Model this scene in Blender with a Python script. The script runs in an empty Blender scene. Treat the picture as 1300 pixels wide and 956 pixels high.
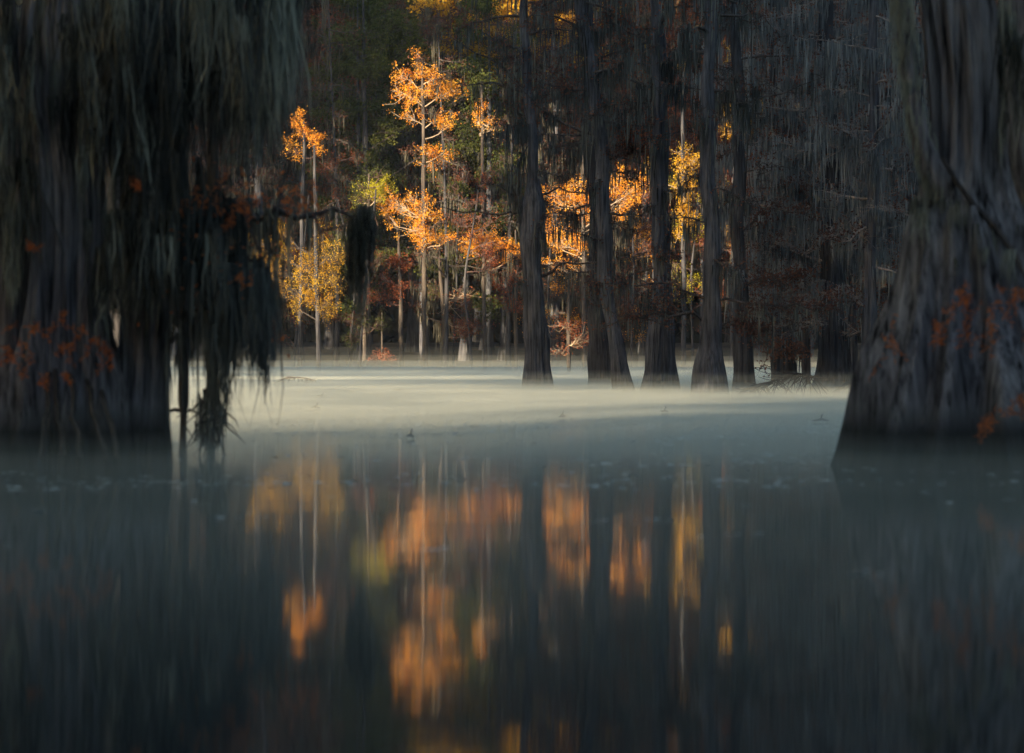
import bpy, math, random
import numpy as np
from mathutils import Vector
R = math.radians
C = bpy.context.scene.collection
scn = bpy.context.scene

# ------------------------------------------------------------------ camera, sky, sun, exposure
FPX, HZ, CAMZ = 3325.0, 455.0, 0.89          # focal length in photo pixels, horizon row, eye height over the water
cam_d = bpy.data.cameras.new('camera')
cam = bpy.data.objects.new('camera', cam_d); C.objects.link(cam)
cam.location = (0, 0, CAMZ); cam.rotation_euler = (R(90), 0, 0)
cam_d.sensor_width = 36.0; cam_d.lens = 36.0 * FPX / 1300.0
cam_d.shift_y = -(474.0 - HZ) / 1300.0
cam_d.clip_start = 0.1; cam_d.clip_end = 2000
cam_d.dof.use_dof = True; cam_d.dof.focus_distance = 92; cam_d.dof.aperture_fstop = 2.3
scn.camera = cam

SUN_AZ, SUN_EL = 35.0, 8.0                   # the sun stands low behind the camera's left shoulder
sd = Vector((math.sin(R(SUN_AZ)) * math.cos(R(SUN_EL)), math.cos(R(SUN_AZ)) * math.cos(R(SUN_EL)), -math.sin(R(SUN_EL))))
world = bpy.data.worlds.new('World'); scn.world = world; world.use_nodes = True
wn = world.node_tree
for n in list(wn.nodes): wn.nodes.remove(n)
sky = wn.nodes.new('ShaderNodeTexSky'); sky.sky_type = 'NISHITA'; sky.sun_disc = False
sky.dust_density = 1.2; sky.ozone_density = 1.3; sky.sun_elevation = R(SUN_EL); sky.sun_rotation = R(180 + SUN_AZ)
bgn = wn.nodes.new('ShaderNodeBackground'); bgn.inputs['Strength'].default_value = 0.15
wo = wn.nodes.new('ShaderNodeOutputWorld')
wn.links.new(sky.outputs[0], bgn.inputs['Color']); wn.links.new(bgn.outputs[0], wo.inputs['Surface'])
sl = bpy.data.lights.new('sun', 'SUN'); sl.energy = 5.0; sl.angle = R(0.5); sl.color = (1.0, 0.80, 0.56)
so = bpy.data.objects.new('sun', sl); C.objects.link(so); so.rotation_euler = sd.to_track_quat('-Z', 'Y').to_euler()
so.location = (-60, -80, 40)

scn.view_settings.view_transform = 'Standard'; scn.view_settings.look = 'None'
scn.view_settings.exposure = 1.8; scn.view_settings.gamma = 1.0; scn.view_settings.use_curve_mapping = False
cy = scn.cycles
cy.use_denoising = True
cy.max_bounces = 6; cy.diffuse_bounces = 2; cy.glossy_bounces = 3; cy.transmission_bounces = 2
cy.volume_bounces = 2; cy.transparent_max_bounces = 4
cy.use_adaptive_sampling = True; cy.adaptive_threshold = 0.02
cy.sample_clamp_indirect = 4.0
cy.caustics_reflective = False; cy.caustics_refractive = False

# ------------------------------------------------------------------ materials
def newmat(name):
    m = bpy.data.materials.new(name); m.use_nodes = True
    nt = m.node_tree
    for n in list(nt.nodes): nt.nodes.remove(n)
    return m, nt, nt.nodes.new('ShaderNodeOutputMaterial')

def ramp(nt, stops):
    r = nt.nodes.new('ShaderNodeValToRGB'); e = r.color_ramp.elements
    while len(e) < len(stops): e.new(0.5)
    for q, (p, c) in zip(e, stops): q.position = p; q.color = (*c, 1)
    return r

def bark_mat(name, dark, light, sc=1.0, bump=0.8, wet=False):
    m, nt, out = newmat(name); N, L = nt.nodes, nt.links
    tc = N.new('ShaderNodeTexCoord')
    mp = N.new('ShaderNodeMapping'); mp.inputs['Scale'].default_value = (14 * sc, 14 * sc, 0.9 * sc)
    L.new(tc.outputs['Object'], mp.inputs[0])
    n1 = N.new('ShaderNodeTexNoise'); n1.inputs['Scale'].default_value = 1.0; n1.inputs['Detail'].default_value = 7; n1.inputs['Roughness'].default_value = 0.65
    L.new(mp.outputs[0], n1.inputs['Vector'])
    n2 = N.new('ShaderNodeTexNoise'); n2.inputs['Scale'].default_value = 0.9 * sc; n2.inputs['Detail'].default_value = 4
    L.new(tc.outputs['Object'], n2.inputs['Vector'])
    r1 = ramp(nt, [(0.34, dark), (0.5, tuple((a + b) / 2 for a, b in zip(dark, light))), (0.68, light)])
    L.new(n1.outputs[0], r1.inputs[0])
    mx = N.new('ShaderNodeMixRGB'); mx.blend_type = 'MULTIPLY'; mx.inputs[0].default_value = 0.7
    r2 = ramp(nt, [(0.35, (0.45, 0.45, 0.5)), (0.65, (1.2, 1.15, 1.05))])
    L.new(n2.outputs[0], r2.inputs[0]); L.new(r1.outputs[0], mx.inputs[1]); L.new(r2.outputs[0], mx.inputs[2])
    b = N.new('ShaderNodeBsdfPrincipled'); b.inputs['Roughness'].default_value = 0.9; b.inputs['Specular IOR Level'].default_value = 0.2
    bp = N.new('ShaderNodeBump'); bp.inputs['Strength'].default_value = bump; bp.inputs['Distance'].default_value = 0.05
    L.new(n1.outputs[0], bp.inputs['Height']); L.new(bp.outputs[0], b.inputs['Normal'])
    col = mx.outputs[0]
    if wet:                                   # the soaked, algae-black foot just above the waterline
        sx = N.new('ShaderNodeSeparateXYZ'); L.new(tc.outputs['Object'], sx.inputs[0])
        h = N.new('ShaderNodeMath'); h.operation = 'MULTIPLY_ADD'; h.inputs[1].default_value = -0.55; L.new(n1.outputs[0], h.inputs[0]); L.new(sx.outputs['Z'], h.inputs[2])
        rw = ramp(nt, [(0.0, (0.12, 0.12, 0.13)), (0.22, (1, 1, 1))]); L.new(h.outputs[0], rw.inputs[0])
        mw = N.new('ShaderNodeMixRGB'); mw.blend_type = 'MULTIPLY'; mw.inputs[0].default_value = 1; L.new(col, mw.inputs[1]); L.new(rw.outputs[0], mw.inputs[2]); col = mw.outputs[0]
    L.new(col, b.inputs['Base Color']); L.new(b.outputs[0], out.inputs[0])
    return m

def leaf_mat(name, cols, trans=0.35, clump=0.5):
    """leaves or moss: colour varies per leaf and per clump, part of the light passes through"""
    m, nt, out = newmat(name); N, L = nt.nodes, nt.links
    g = N.new('ShaderNodeNewGeometry')
    n = N.new('ShaderNodeTexNoise'); n.inputs['Scale'].default_value = clump; n.inputs['Detail'].default_value = 3
    L.new(g.outputs['Position'], n.inputs['Vector'])
    a = N.new('ShaderNodeMath'); a.operation = 'MULTIPLY_ADD'; a.inputs[1].default_value = 0.55; L.new(g.outputs['Random Per Island'], a.inputs[0])
    s = N.new('ShaderNodeMath'); s.operation = 'MULTIPLY_ADD'; s.inputs[1].default_value = 1.6; s.inputs[2].default_value = -0.58
    L.new(n.outputs[0], s.inputs[0]); L.new(s.outputs[0], a.inputs[2])
    r = ramp(nt, [(i / (len(cols) - 1), c) for i, c in enumerate(cols)]); L.new(a.outputs[0], r.inputs[0])
    d = N.new('ShaderNodeBsdfDiffuse'); t = N.new('ShaderNodeBsdfTranslucent'); mx = N.new('ShaderNodeMixShader')
    mx.inputs[0].default_value = trans
    L.new(r.outputs[0], d.inputs[0]); L.new(r.outputs[0], t.inputs[0])
    L.new(d.outputs[0], mx.inputs[1]); L.new(t.outputs[0], mx.inputs[2]); L.new(mx.outputs[0], out.inputs[0])
    return m

M = {}
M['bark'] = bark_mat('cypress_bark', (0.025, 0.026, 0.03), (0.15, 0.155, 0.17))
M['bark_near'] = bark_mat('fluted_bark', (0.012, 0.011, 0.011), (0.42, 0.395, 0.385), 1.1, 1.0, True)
M['bark_dark'] = bark_mat('painted_shade_bark', (0.015, 0.015, 0.018), (0.10, 0.10, 0.105))  # darker bark copy, shade put into the colour to keep trunks dim
M['bark_pale'] = bark_mat('pale_bark', (0.03, 0.025, 0.022), (0.13, 0.11, 0.09))
M['twig'] = bark_mat('twig_bark', (0.03, 0.025, 0.022), (0.13, 0.11, 0.095), 2, 0.2)
M['twig_red'] = bark_mat('reddish_twig', (0.05, 0.03, 0.028), (0.16, 0.10, 0.08), 2, 0.2)
M['twig_fine'] = bark_mat('fine_grey_twig', (0.16, 0.13, 0.11), (0.46, 0.38, 0.32), 2, 0.2)
M['twig_pale'] = bark_mat('pale_twig', (0.22, 0.17, 0.12), (0.5, 0.40, 0.28), 2, 0.2)
M['moss'] = leaf_mat('spanish_moss', [(0.02, 0.022, 0.02), (0.085, 0.09, 0.08), (0.20, 0.205, 0.17)], 0.25, 0.6)
M['moss_grey'] = leaf_mat('blue_grey_moss', [(0.05, 0.055, 0.055), (0.17, 0.18, 0.175), (0.36, 0.37, 0.34)], 0.25, 0.5)
M['moss_far'] = leaf_mat('moss_of_the_wood', [(0.03, 0.03, 0.024), (0.08, 0.075, 0.055), (0.15, 0.135, 0.095)], 0.25, 0.4)
M['moss_near'] = leaf_mat('spanish_moss_near', [(0.015, 0.016, 0.014), (0.12, 0.12, 0.095), (0.46, 0.46, 0.35)], 0.25, 1.6)
M['moss_pale'] = leaf_mat('pale_moss', [(0.22, 0.22, 0.17), (0.45, 0.45, 0.34)], 0.3, 1.0)
M['rust'] = leaf_mat('rust_needles', [(0.09, 0.03, 0.018), (0.24, 0.075, 0.035), (0.40, 0.13, 0.05)], 0.35, 0.35)
M['brown'] = leaf_mat('brown_needles', [(0.05, 0.03, 0.024), (0.14, 0.065, 0.045), (0.25, 0.11, 0.06)], 0.35, 0.35)
M['green'] = leaf_mat('dark_green_leaves', [(0.03, 0.04, 0.014), (0.075, 0.09, 0.026), (0.14, 0.145, 0.035)], 0.35, 0.35)
M['orange'] = leaf_mat('orange_needles', [(0.55, 0.15, 0.015), (0.80, 0.35, 0.035), (0.90, 0.52, 0.08)], 0.45, 0.8)
M['gold'] = leaf_mat('golden_leaves', [(0.50, 0.24, 0.02), (0.65, 0.38, 0.03), (0.70, 0.50, 0.06)], 0.5, 0.8)
M['yellowgreen'] = leaf_mat('yellow_green_leaves', [(0.22, 0.22, 0.02), (0.45, 0.40, 0.03), (0.60, 0.52, 0.05)], 0.5, 0.8)
M['sprig'] = leaf_mat('orange_red_sprig', [(0.55, 0.13, 0.035), (0.85, 0.27, 0.08)], 0.4, 2.0)
M['wall_leaf'] = leaf_mat('wood_and_screen_leaves', [(0.015, 0.02, 0.012), (0.05, 0.045, 0.025), (0.10, 0.06, 0.03)], 0.05, 0.1)

def water_mat():
    m, nt, out = newmat('swamp_water'); N, L = nt.nodes, nt.links
    b = N.new('ShaderNodeBsdfPrincipled'); b.inputs['Base Color'].default_value = (0.012, 0.016, 0.017, 1)
    b.inputs['Roughness'].default_value = 0.04; b.inputs['IOR'].default_value = 1.33
    g = N.new('ShaderNodeNewGeometry')
    mp = N.new('ShaderNodeMapping'); mp.inputs['Scale'].default_value = (1.1, 2.0, 1); L.new(g.outputs['Position'], mp.inputs[0])
    n = N.new('ShaderNodeTexNoise'); n.inputs['Scale'].default_value = 0.6; n.inputs['Detail'].default_value = 3; L.new(mp.outputs[0], n.inputs['Vector'])
    n2 = N.new('ShaderNodeTexNoise'); n2.inputs['Scale'].default_value = 1.9; n2.inputs['Detail'].default_value = 3; L.new(mp.outputs[0], n2.inputs['Vector'])
    ad = N.new('ShaderNodeMath'); ad.operation = 'MULTIPLY_ADD'; ad.inputs[1].default_value = 0.45; L.new(n2.outputs[0], ad.inputs[0]); L.new(n.outputs[0], ad.inputs[2])
    bp = N.new('ShaderNodeBump'); bp.inputs['Strength'].default_value = 1.0; bp.inputs['Distance'].default_value = 0.0013
    L.new(ad.outputs[0], bp.inputs['Height']); L.new(bp.outputs[0], b.inputs['Normal'])
    L.new(b.outputs[0], out.inputs[0]); return m
M['water'] = water_mat()

def ground_mat():
    m, nt, out = newmat('leaf_litter_ground'); N, L = nt.nodes, nt.links
    g = N.new('ShaderNodeNewGeometry'); n = N.new('ShaderNodeTexNoise'); n.inputs['Scale'].default_value = 1.5; n.inputs['Detail'].default_value = 8
    L.new(g.outputs['Position'], n.inputs['Vector'])
    r = ramp(nt, [(0.35, (0.02, 0.017, 0.013)), (0.6, (0.07, 0.05, 0.03)), (0.75, (0.12, 0.07, 0.035))]); L.new(n.outputs[0], r.inputs[0])
    b = N.new('ShaderNodeBsdfPrincipled'); b.inputs['Roughness'].default_value = 0.95; L.new(r.outputs[0], b.inputs['Base Color'])
    bp = N.new('ShaderNodeBump'); bp.inputs['Distance'].default_value = 0.1; L.new(n.outputs[0], bp.inputs['Height']); L.new(bp.outputs[0], b.inputs['Normal'])
    L.new(b.outputs[0], out.inputs[0]); return m
M['ground'] = ground_mat()

def vol_mat(name, density, col=(0.97, 0.97, 0.78)):
    m, nt, out = newmat(name)
    v = nt.nodes.new('ShaderNodeVolumePrincipled'); v.inputs['Density'].default_value = density
    v.inputs['Color'].default_value = (*col, 1); v.inputs['Anisotropy'].default_value = 0.0
    nt.links.new(v.outputs[0], out.inputs['Volume']); return m

# ------------------------------------------------------------------ mesh building
def W(px, py, Y):
    return np.array([(px - 650.0) / FPX * Y, Y, CAMZ - (py - HZ) / FPX * Y])
def Ybase(py): return CAMZ * FPX / (py - HZ)

class Buf:
    def __init__(s): s.v = []; s.f = []; s.n = 0
    def add(s, v, f):
        v = np.asarray(v, float).reshape(-1, 3); f = np.asarray(f, int).reshape(-1, 4)
        s.v.append(v); s.f.append(f + s.n); s.n += len(v)
    def tube(s, pts, rad, n=5):
        p = np.asarray(pts, float); k = len(p); rad = np.broadcast_to(np.asarray(rad, float), (k,))
        t = np.gradient(p, axis=0); t /= np.linalg.norm(t, axis=1)[:, None] + 1e-9
        ref = np.array([0.13, 0.21, 1.0]) if abs(t[:, 2]).mean() < 0.8 else np.array([1.0, 0.2, 0.1])
        u = np.cross(t, ref); u /= np.linalg.norm(u, axis=1)[:, None] + 1e-9; w = np.cross(t, u)
        a = np.arange(n) * 2 * math.pi / n
        v = p[:, None, :] + rad[:, None, None] * (np.cos(a)[None, :, None] * u[:, None, :] + np.sin(a)[None, :, None] * w[:, None, :])
        i = np.arange(k - 1)[:, None] * n; j = np.arange(n)[None, :]; j2 = (j + 1) % n
        s.add(v, np.stack([i + j, i + j2, i + n + j2, i + n + j], -1))
    def leaves(s, c, size, rs, aspect=0.5, droop=0.0):
        """diamond leaves at points c"""
        c = np.asarray(c, float).reshape(-1, 3); n = len(c)
        if n == 0: return
        size = np.broadcast_to(size, (n,)) * rs.uniform(0.6, 1.35, n)
        d = rs.normal(size=(n, 3)); d[:, 2] -= droop; d /= np.linalg.norm(d, axis=1)[:, None]
        e = np.cross(d, rs.normal(size=(n, 3))); e /= np.linalg.norm(e, axis=1)[:, None] + 1e-9
        L_ = d * size[:, None]; E = e * (size * aspect * 0.5)[:, None]
        v = np.stack([c, c + L_ * 0.45 + E, c + L_, c + L_ * 0.45 - E], 1)
        s.add(v, np.arange(n * 4).reshape(n, 4))
    def strands(s, a, length, width, rs, segs=3, sway=0.06):
        """hanging ribbons of moss from anchor points a"""
        a = np.asarray(a, float).reshape(-1, 3); n = len(a)
        if n == 0: return
        length = np.broadcast_to(length, (n,)); width = np.broadcast_to(width, (n,)) * rs.uniform(0.6, 1.5, n)
        th = rs.uniform(0, math.pi, n); h = np.stack([np.cos(th), np.sin(th), 0 * th], 1)
        c = a.copy(); rows = []
        prof = [0.7, 1.0, 0.75, 0.12] if segs == 3 else ([0.7, 1.0, 0.9, 0.6, 0.1] if segs == 4 else [0.8, 0.9, 0.1])
        for k in range(segs + 1):
            w = (width * prof[k] * 0.5)[:, None] * h
            rows.append(np.stack([c - w, c + w], 1))
            c = c + np.stack([rs.normal(0, sway, n) * length / segs, rs.normal(0, sway, n) * length / segs, -length / segs], 1)
        v = np.stack(rows, 1)                       # n, segs+1, 2, 3
        base = (np.arange(n) * (segs + 1) * 2)[:, None]; k = (np.arange(segs) * 2)[None, :]
        s.add(v, np.stack([base + k, base + k + 1, base + k + 3, base + k + 2], -1))
    def build(s, name, mat, parent=None, smooth=False):
        if not s.v: return None
        v = np.concatenate(s.v); f = np.concatenate(s.f)
        me = bpy.data.meshes.new(name)
        me.vertices.add(len(v)); me.vertices.foreach_set('co', v.astype(np.float32).ravel())
        me.loops.add(len(f) * 4); me.loops.foreach_set('vertex_index', f.astype(np.int32).ravel())
        me.polygons.add(len(f)); me.polygons.foreach_set('loop_start', (np.arange(len(f)) * 4).astype(np.int32))
        if smooth: me.polygons.foreach_set('use_smooth', np.ones(len(f), bool))
        me.materials.append(mat); me.update(calc_edges=True); me.validate()
        o = bpy.data.objects.new(name, me); C.objects.link(o)
        if parent is not None: o.parent = parent
        return o

def tag(o, label=None, cat=None, group=None, kind=None):
    for k, v in (('label', label), ('category', cat), ('group', group), ('kind', kind)):
        if v: o[k] = v
    return o
def empty(name, loc=(0, 0, 0)):
    o = bpy.data.objects.new(name, None); o.empty_display_size = 0.5; C.objects.link(o); o.location = loc; return o

def trunk_mesh(buf, zs, cx, cyy, rad, rs, nseg=64, flute=0.22, zflute=2.2, fine=0.03, lobes=(5, 11)):
    """vertical trunk of horizontal rings: buttress flutes fade out upwards, fine bark ridges stay"""
    th = np.arange(nseg) * 2 * math.pi / nseg
    ks = rs.randint(lobes[0], lobes[1] + 1, 4); ph = rs.uniform(0, 6.28, 4); am = rs.uniform(0.5, 1, 4); am /= am.sum()
    fk = rs.randint(18, max(20, nseg // 3), 7) if nseg >= 60 else rs.randint(9, 14, 5)
    fph = rs.uniform(0, 6.28, len(fk)); fs = rs.normal(0, 0.25, len(fk))
    V = []
    for z, x, y, r in zip(zs, cx, cyy, rad):
        A = flute * math.exp(-max(z, 0) / zflute) + 0.03
        g = 0.35 + sum(a * (1 - 2 * np.abs(np.sin((k * th + p + 0.35 * math.sin(z * 0.8 + p)) / 2)) ** 0.75) for a, k, p in zip(am, ks, ph))
        f = sum(np.cos(k * th + p + s_ * z * 3) for k, p, s_ in zip(fk, fph, fs)) / len(fk) ** 0.5
        lump = 0.045 * np.sin(2 * th + z * 1.3) + 0.035 * np.sin(3 * th - z * 2.1 + ph[0]) + 0.02 * np.sin(5 * th + z * 5)
        rr = r * (1 + A * g + fine * f + lump)
        V.append(np.stack([x + rr * np.cos(th), y + rr * np.sin(th), 0 * th + z], 1))
    k = len(V); i = np.arange(k - 1)[:, None] * nseg; j = np.arange(nseg)[None, :]; j2 = (j + 1) % nseg
    buf.add(np.concatenate(V), np.stack([i + j, i + j2, i + nseg + j2, i + nseg + j], -1))

class Tree:
    """collects the trunk, limbs, foliage and moss of one tree; coordinates relative to its base"""
    def __init__(s, seed, base=(0, 0, 0)):
        s.rs = np.random.RandomState(seed); s.trunk = Buf(); s.wood = Buf(); s.leaf = Buf(); s.moss = Buf()
        s.base = np.array(base, float)
        s.leaf_n = 6; s.leaf_size = 0.16; s.leaf_spread = 0.22; s.moss_w = 0.035; s.moss_rate = 5.0; s.moss_len = 1.0
        s.twig_r = 0.012; s.aspect = 0.45; s.leaf_p = 1.0; s.sub = 5; s.subsub = 4
        s.path = None
    def pix_trunk(s, keys, Y, ztop, nseg=64, flute=0.2, zflute=2.2, fine=0.03, step=0.35, lean=0.0, lobes=(5, 11)):
        keys = sorted(keys, key=lambda k: -k[0]); s.Y = Y
        z = [CAMZ - (k[0] - HZ) / FPX * Y for k in keys]; x = [(k[1] - 650) / FPX * Y for k in keys]; r = [k[2] / FPX * Y / 2 for k in keys]
        zz = [-0.6, *z, ztop]; xx = [x[0], *x, x[-1] + (x[-1] - x[-2]) / (z[-1] - z[-2]) * (ztop - z[-1]) * 0.5]
        rr = [r[0] * 1.12, *r, 0.05]
        zs = np.concatenate([np.arange(-0.6, 4, step * 0.5), np.arange(4, ztop, step)])
        cx = np.interp(zs, zz, xx); rad = np.interp(zs, zz, rr)
        ker = np.array([1, 2, 3, 2, 1]) / 9.0
        cxs = np.convolve(np.pad(cx, 2, 'edge'), ker, 'valid'); rads = np.convolve(np.pad(rad, 2, 'edge'), ker, 'valid')
        s.base = np.array([x[0], Y, 0.0])
        wob = min(0.09, rads[8] * 0.14) * (np.sin(zs * 0.9 + s.rs.uniform(0, 6)) + 0.6 * np.sin(zs * 2.3 + s.rs.uniform(0, 6))) * np.clip(zs / 3, 0, 1)
        rads = rads * (1 + 0.05 * np.sin(zs * 1.7 + s.rs.uniform(0, 6)) + 0.04 * np.sin(zs * 4.1 + s.rs.uniform(0, 6)))
        trunk_mesh(s.trunk, zs, cxs - s.base[0] + wob, 0 * zs + lean * zs, rads, s.rs, nseg, flute, zflute, fine, lobes)
        s.path = (zs, cxs - s.base[0], lean * zs, rads); s.ztop = ztop
    def axis(s, z):
        zs, cx, cyy, r = s.path
        return np.array([np.interp(z, zs, cx), np.interp(z, zs, cyy), z]), float(np.interp(z, zs, r))
    def straight_trunk(s, H, r0, nseg=20, flare=1.6, flute=0.15):
        zs = np.concatenate([np.arange(-0.6, 3, 0.4), np.arange(3, H, 1.0)])
        rad = r0 * (1 - 0.9 * np.clip(zs / H, 0, 1)) * (1 + (flare - 1) * np.exp(-np.clip(zs, 0, 99) / 1.2))
        w = s.rs.uniform(0, 6); cx = 0.25 * np.sin(zs * 0.16 + w) - 0.25 * math.sin(w); cyy = 0.2 * np.sin(zs * 0.13 + w + 1) - 0.2 * math.sin(w + 1)
        trunk_mesh(s.trunk, zs, cx, cyy, rad, s.rs, nseg, flute, 1.5, 0.05)
        s.path = (zs, cx, cyy, rad); s.ztop = H
    def walk(s, p, d, L, n, droop=0.0, jit=0.14):
        pts = [np.array(p, float)]; d = np.array(d, float); d /= np.linalg.norm(d)
        for _ in range(n):
            d = d + s.rs.normal(0, jit, 3); d[2] -= droop; d /= np.linalg.norm(d)
            pts.append(pts[-1] + d * L / n)
        return np.array(pts)
    def hang(s, pts, rate=None, length=None, width=None, bunch=True):
        """moss along a limb: beards of strands, longest in the middle"""
        rate = s.moss_rate if rate is None else rate; length = length or s.moss_len; width = width or s.moss_w
        seg = np.linalg.norm(np.diff(pts, axis=0), axis=1).sum(); n = s.rs.poisson(seg * rate)
        if n < 1: return
        t = s.rs.uniform(0, len(pts) - 1.001, n); i = t.astype(int); f = (t - i)[:, None]
        c = pts[i] * (1 - f) + pts[i + 1] * f
        L = length * s.rs.lognormal(-0.25, 0.55, n)
        m = 7
        off = s.rs.normal(0, 1, (n, m, 3)) * np.array([0.09, 0.09, 0.03]) * (0.5 + L)[:, None, None] ** 0.5
        a = c[:, None, :] + off
        ll = L[:, None] * s.rs.uniform(0.35, 1.0, (n, m)) * np.exp(-(off[..., 0] ** 2 + off[..., 1] ** 2) * 12)
        ll = np.minimum(ll, np.maximum(a[..., 2] + s.base[2] - 0.15, 0.02))
        s.moss.strands(a.reshape(-1, 3), np.maximum(ll.ravel(), 0.05), width, s.rs)
    def foliage(s, pts, n=None):
        n = s.leaf_n if n is None else n
        if n <= 0 or s.rs.rand() > s.leaf_p: return
        t = s.rs.uniform(0.2, len(pts) - 1.001, n); i = t.astype(int); f = (t - i)[:, None]
        c = pts[i] * (1 - f) + pts[i + 1] * f + s.rs.normal(0, s.leaf_spread, (n, 3)) * np.array([1, 1, 0.55])
        s.leaf.leaves(c, s.leaf_size, s.rs, s.aspect)
    def limb(s, p, d, L, r, droop=0.02, sub=None, subsub=None, moss=1.0, leaf=1.0, up=0.15, pts=None):
        sub = s.sub if sub is None else sub; subsub = s.subsub if subsub is None else subsub
        if pts is None: pts = s.walk(p, d, L, 6, droop, 0.13)
        else: L = np.linalg.norm(np.diff(pts, axis=0), axis=1).sum()
        k = len(pts)
        s.wood.tube(pts, r * (1 - 0.85 * np.linspace(0, 1, k)), 5)
        s.hang(pts, s.moss_rate * moss)
        for _ in range(sub):
            t = s.rs.uniform(0.15, 1.0); q = t * (k - 1.001); i = int(q); c = pts[i] + (q - i) * (pts[i + 1] - pts[i])
            dd = pts[min(i + 1, k - 1)] - pts[i]; dd = dd / (np.linalg.norm(dd) + 1e-9)
            side = s.rs.normal(0, 1, 3) * np.array([1, 1, 0.35]); side /= np.linalg.norm(side); side[2] += up
            l2 = L * s.rs.uniform(0.22, 0.5) * (1.1 - 0.6 * t)
            p2 = s.walk(c, dd * 0.7 + side, l2, 4, droop, 0.2); r2 = max(r * 0.42 * (1 - 0.6 * t), s.twig_r)
            s.wood.tube(p2, r2 * (1 - 0.75 * np.linspace(0, 1, 5)), 4)
            s.hang(p2, s.moss_rate * moss * 0.8, s.moss_len * 0.75)
            if leaf: s.foliage(p2, int(s.leaf_n * leaf))
            for _ in range(subsub):
                t = s.rs.uniform(0.1, 0.98); q = t * 3.999; j = int(q); c2 = p2[j] + (q - j) * (p2[j + 1] - p2[j])
                e = s.rs.normal(0, 1, 3) * np.array([1, 1, 0.6]); e[2] += up
                p3 = s.walk(c2, e, l2 * s.rs.uniform(0.25, 0.6), 3, 0.0, 0.25)
                s.wood.tube(p3, s.twig_r * np.array([0.9, 0.7, 0.5, 0.25]), 3)
                if leaf: s.foliage(p3, int(s.leaf_n * leaf))
    def limbs(s, z0, z1, n, L0, L1, r0=0.07, **k):
        ga = s.rs.uniform(0, 6.28)
        for i in range(n):
            z = z0 + (z1 - z0) * (i + s.rs.uniform(0, 1)) / n; ga += 2.4 + s.rs.normal(0, 0.4)
            c, rr = s.axis(z); f = (z - z0) / (z1 - z0 + 1e-6)
            L = (L0 + (L1 - L0) * f) * s.rs.uniform(0.7, 1.2)
            d = np.array([math.cos(ga), math.sin(ga), s.rs.uniform(-0.1, 0.35)])
            s.limb(c, d, L, r0 * (1 - 0.5 * f) * s.rs.uniform(0.8, 1.2), **k)
    def pix_limb(s, path, r, dy=0.0, **k):
        """a limb through photo pixels at this tree's distance (dy: how far its tip comes forward)"""
        n = len(path)
        pts = [W(a, b, s.Y) - s.base + np.array([0, -dy * i / (n - 1), 0]) for i, (a, b) in enumerate(path)]
        pts = np.array(pts); t = np.linspace(0, n - 1, n * 2 + 1)
        pp = np.stack([np.interp(t, np.arange(n), pts[:, q]) for q in range(3)], 1); pp[1:] += s.rs.normal(0, 0.06, pp[1:].shape)
        s.limb(None, None, None, r, pts=pp, **k)
    def cluster(s, px, py, rx, ry, n_tw, n_leaf, r=0.042, spread=0.12, attach=None):
        """one leafy spray: a limb from the trunk to (px, py), twigs fanning from it, needles tufted at their ends"""
        c = W(px, py, s.Y) - s.base; sc = s.Y / FPX; ax = attach if attach is not None else max(c[2] - abs(c[0]) * 0.6, 0.5)
        p0, _ = s.axis(ax); rx, ry = rx * sc, ry * sc
        mid = (p0 + c) / 2 + s.rs.normal(0, 0.15, 3); mid[2] -= 0.1
        pts = np.array([p0, (p0 + mid) / 2 + s.rs.normal(0, 0.05, 3), mid, (mid + c) / 2, c]); s.wood.tube(pts, r * np.array([1, .85, .7, .6, .5]), 5)
        for _ in range(int(n_tw * 1.45)):
            tip = c + np.array([s.rs.normal(0, rx * 0.55), s.rs.normal(0, rx * 0.5), s.rs.normal(0, ry * 0.55)])
            st = pts[s.rs.randint(2, 5)]; m_ = (st + tip) / 2 + np.array([0, 0, -0.12]) + s.rs.normal(0, 0.08, 3)
            s.wood.tube(np.array([st, m_, tip]), np.array([0.6, 0.4, 0.15]) * r, 3)
            k = max(2, int(2.1 * n_leaf * s.rs.uniform(0.3, 1.7)))
            s.leaf.leaves(tip + s.rs.normal(0, spread, (k, 3)), s.leaf_size, s.rs, s.aspect)
            m2 = max(1, k // 3); s.leaf.leaves(m_ + s.rs.normal(0, spread * 0.8, (m2, 3)), s.leaf_size, s.rs, s.aspect)
    def finish(s, name, label, group, bark, leafm, twig='twig', mossm='moss', cat='tree'):
        root = empty(name, s.base); tag(root, label, cat, group)
        s.trunk.build('trunk', M[bark], root, True)
        cr = s.wood.build('crown', M[twig], root)
        if cr is not None:
            s.leaf.build('foliage', M[leafm], cr); s.moss.build('hanging_moss', M[mossm], cr)
        return root

def copy_tree(o, parent=None):
    c = o.copy(); C.objects.link(c)
    if parent is not None: c.parent = parent
    for ch in list(o.children): copy_tree(ch, c)
    return c

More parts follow.
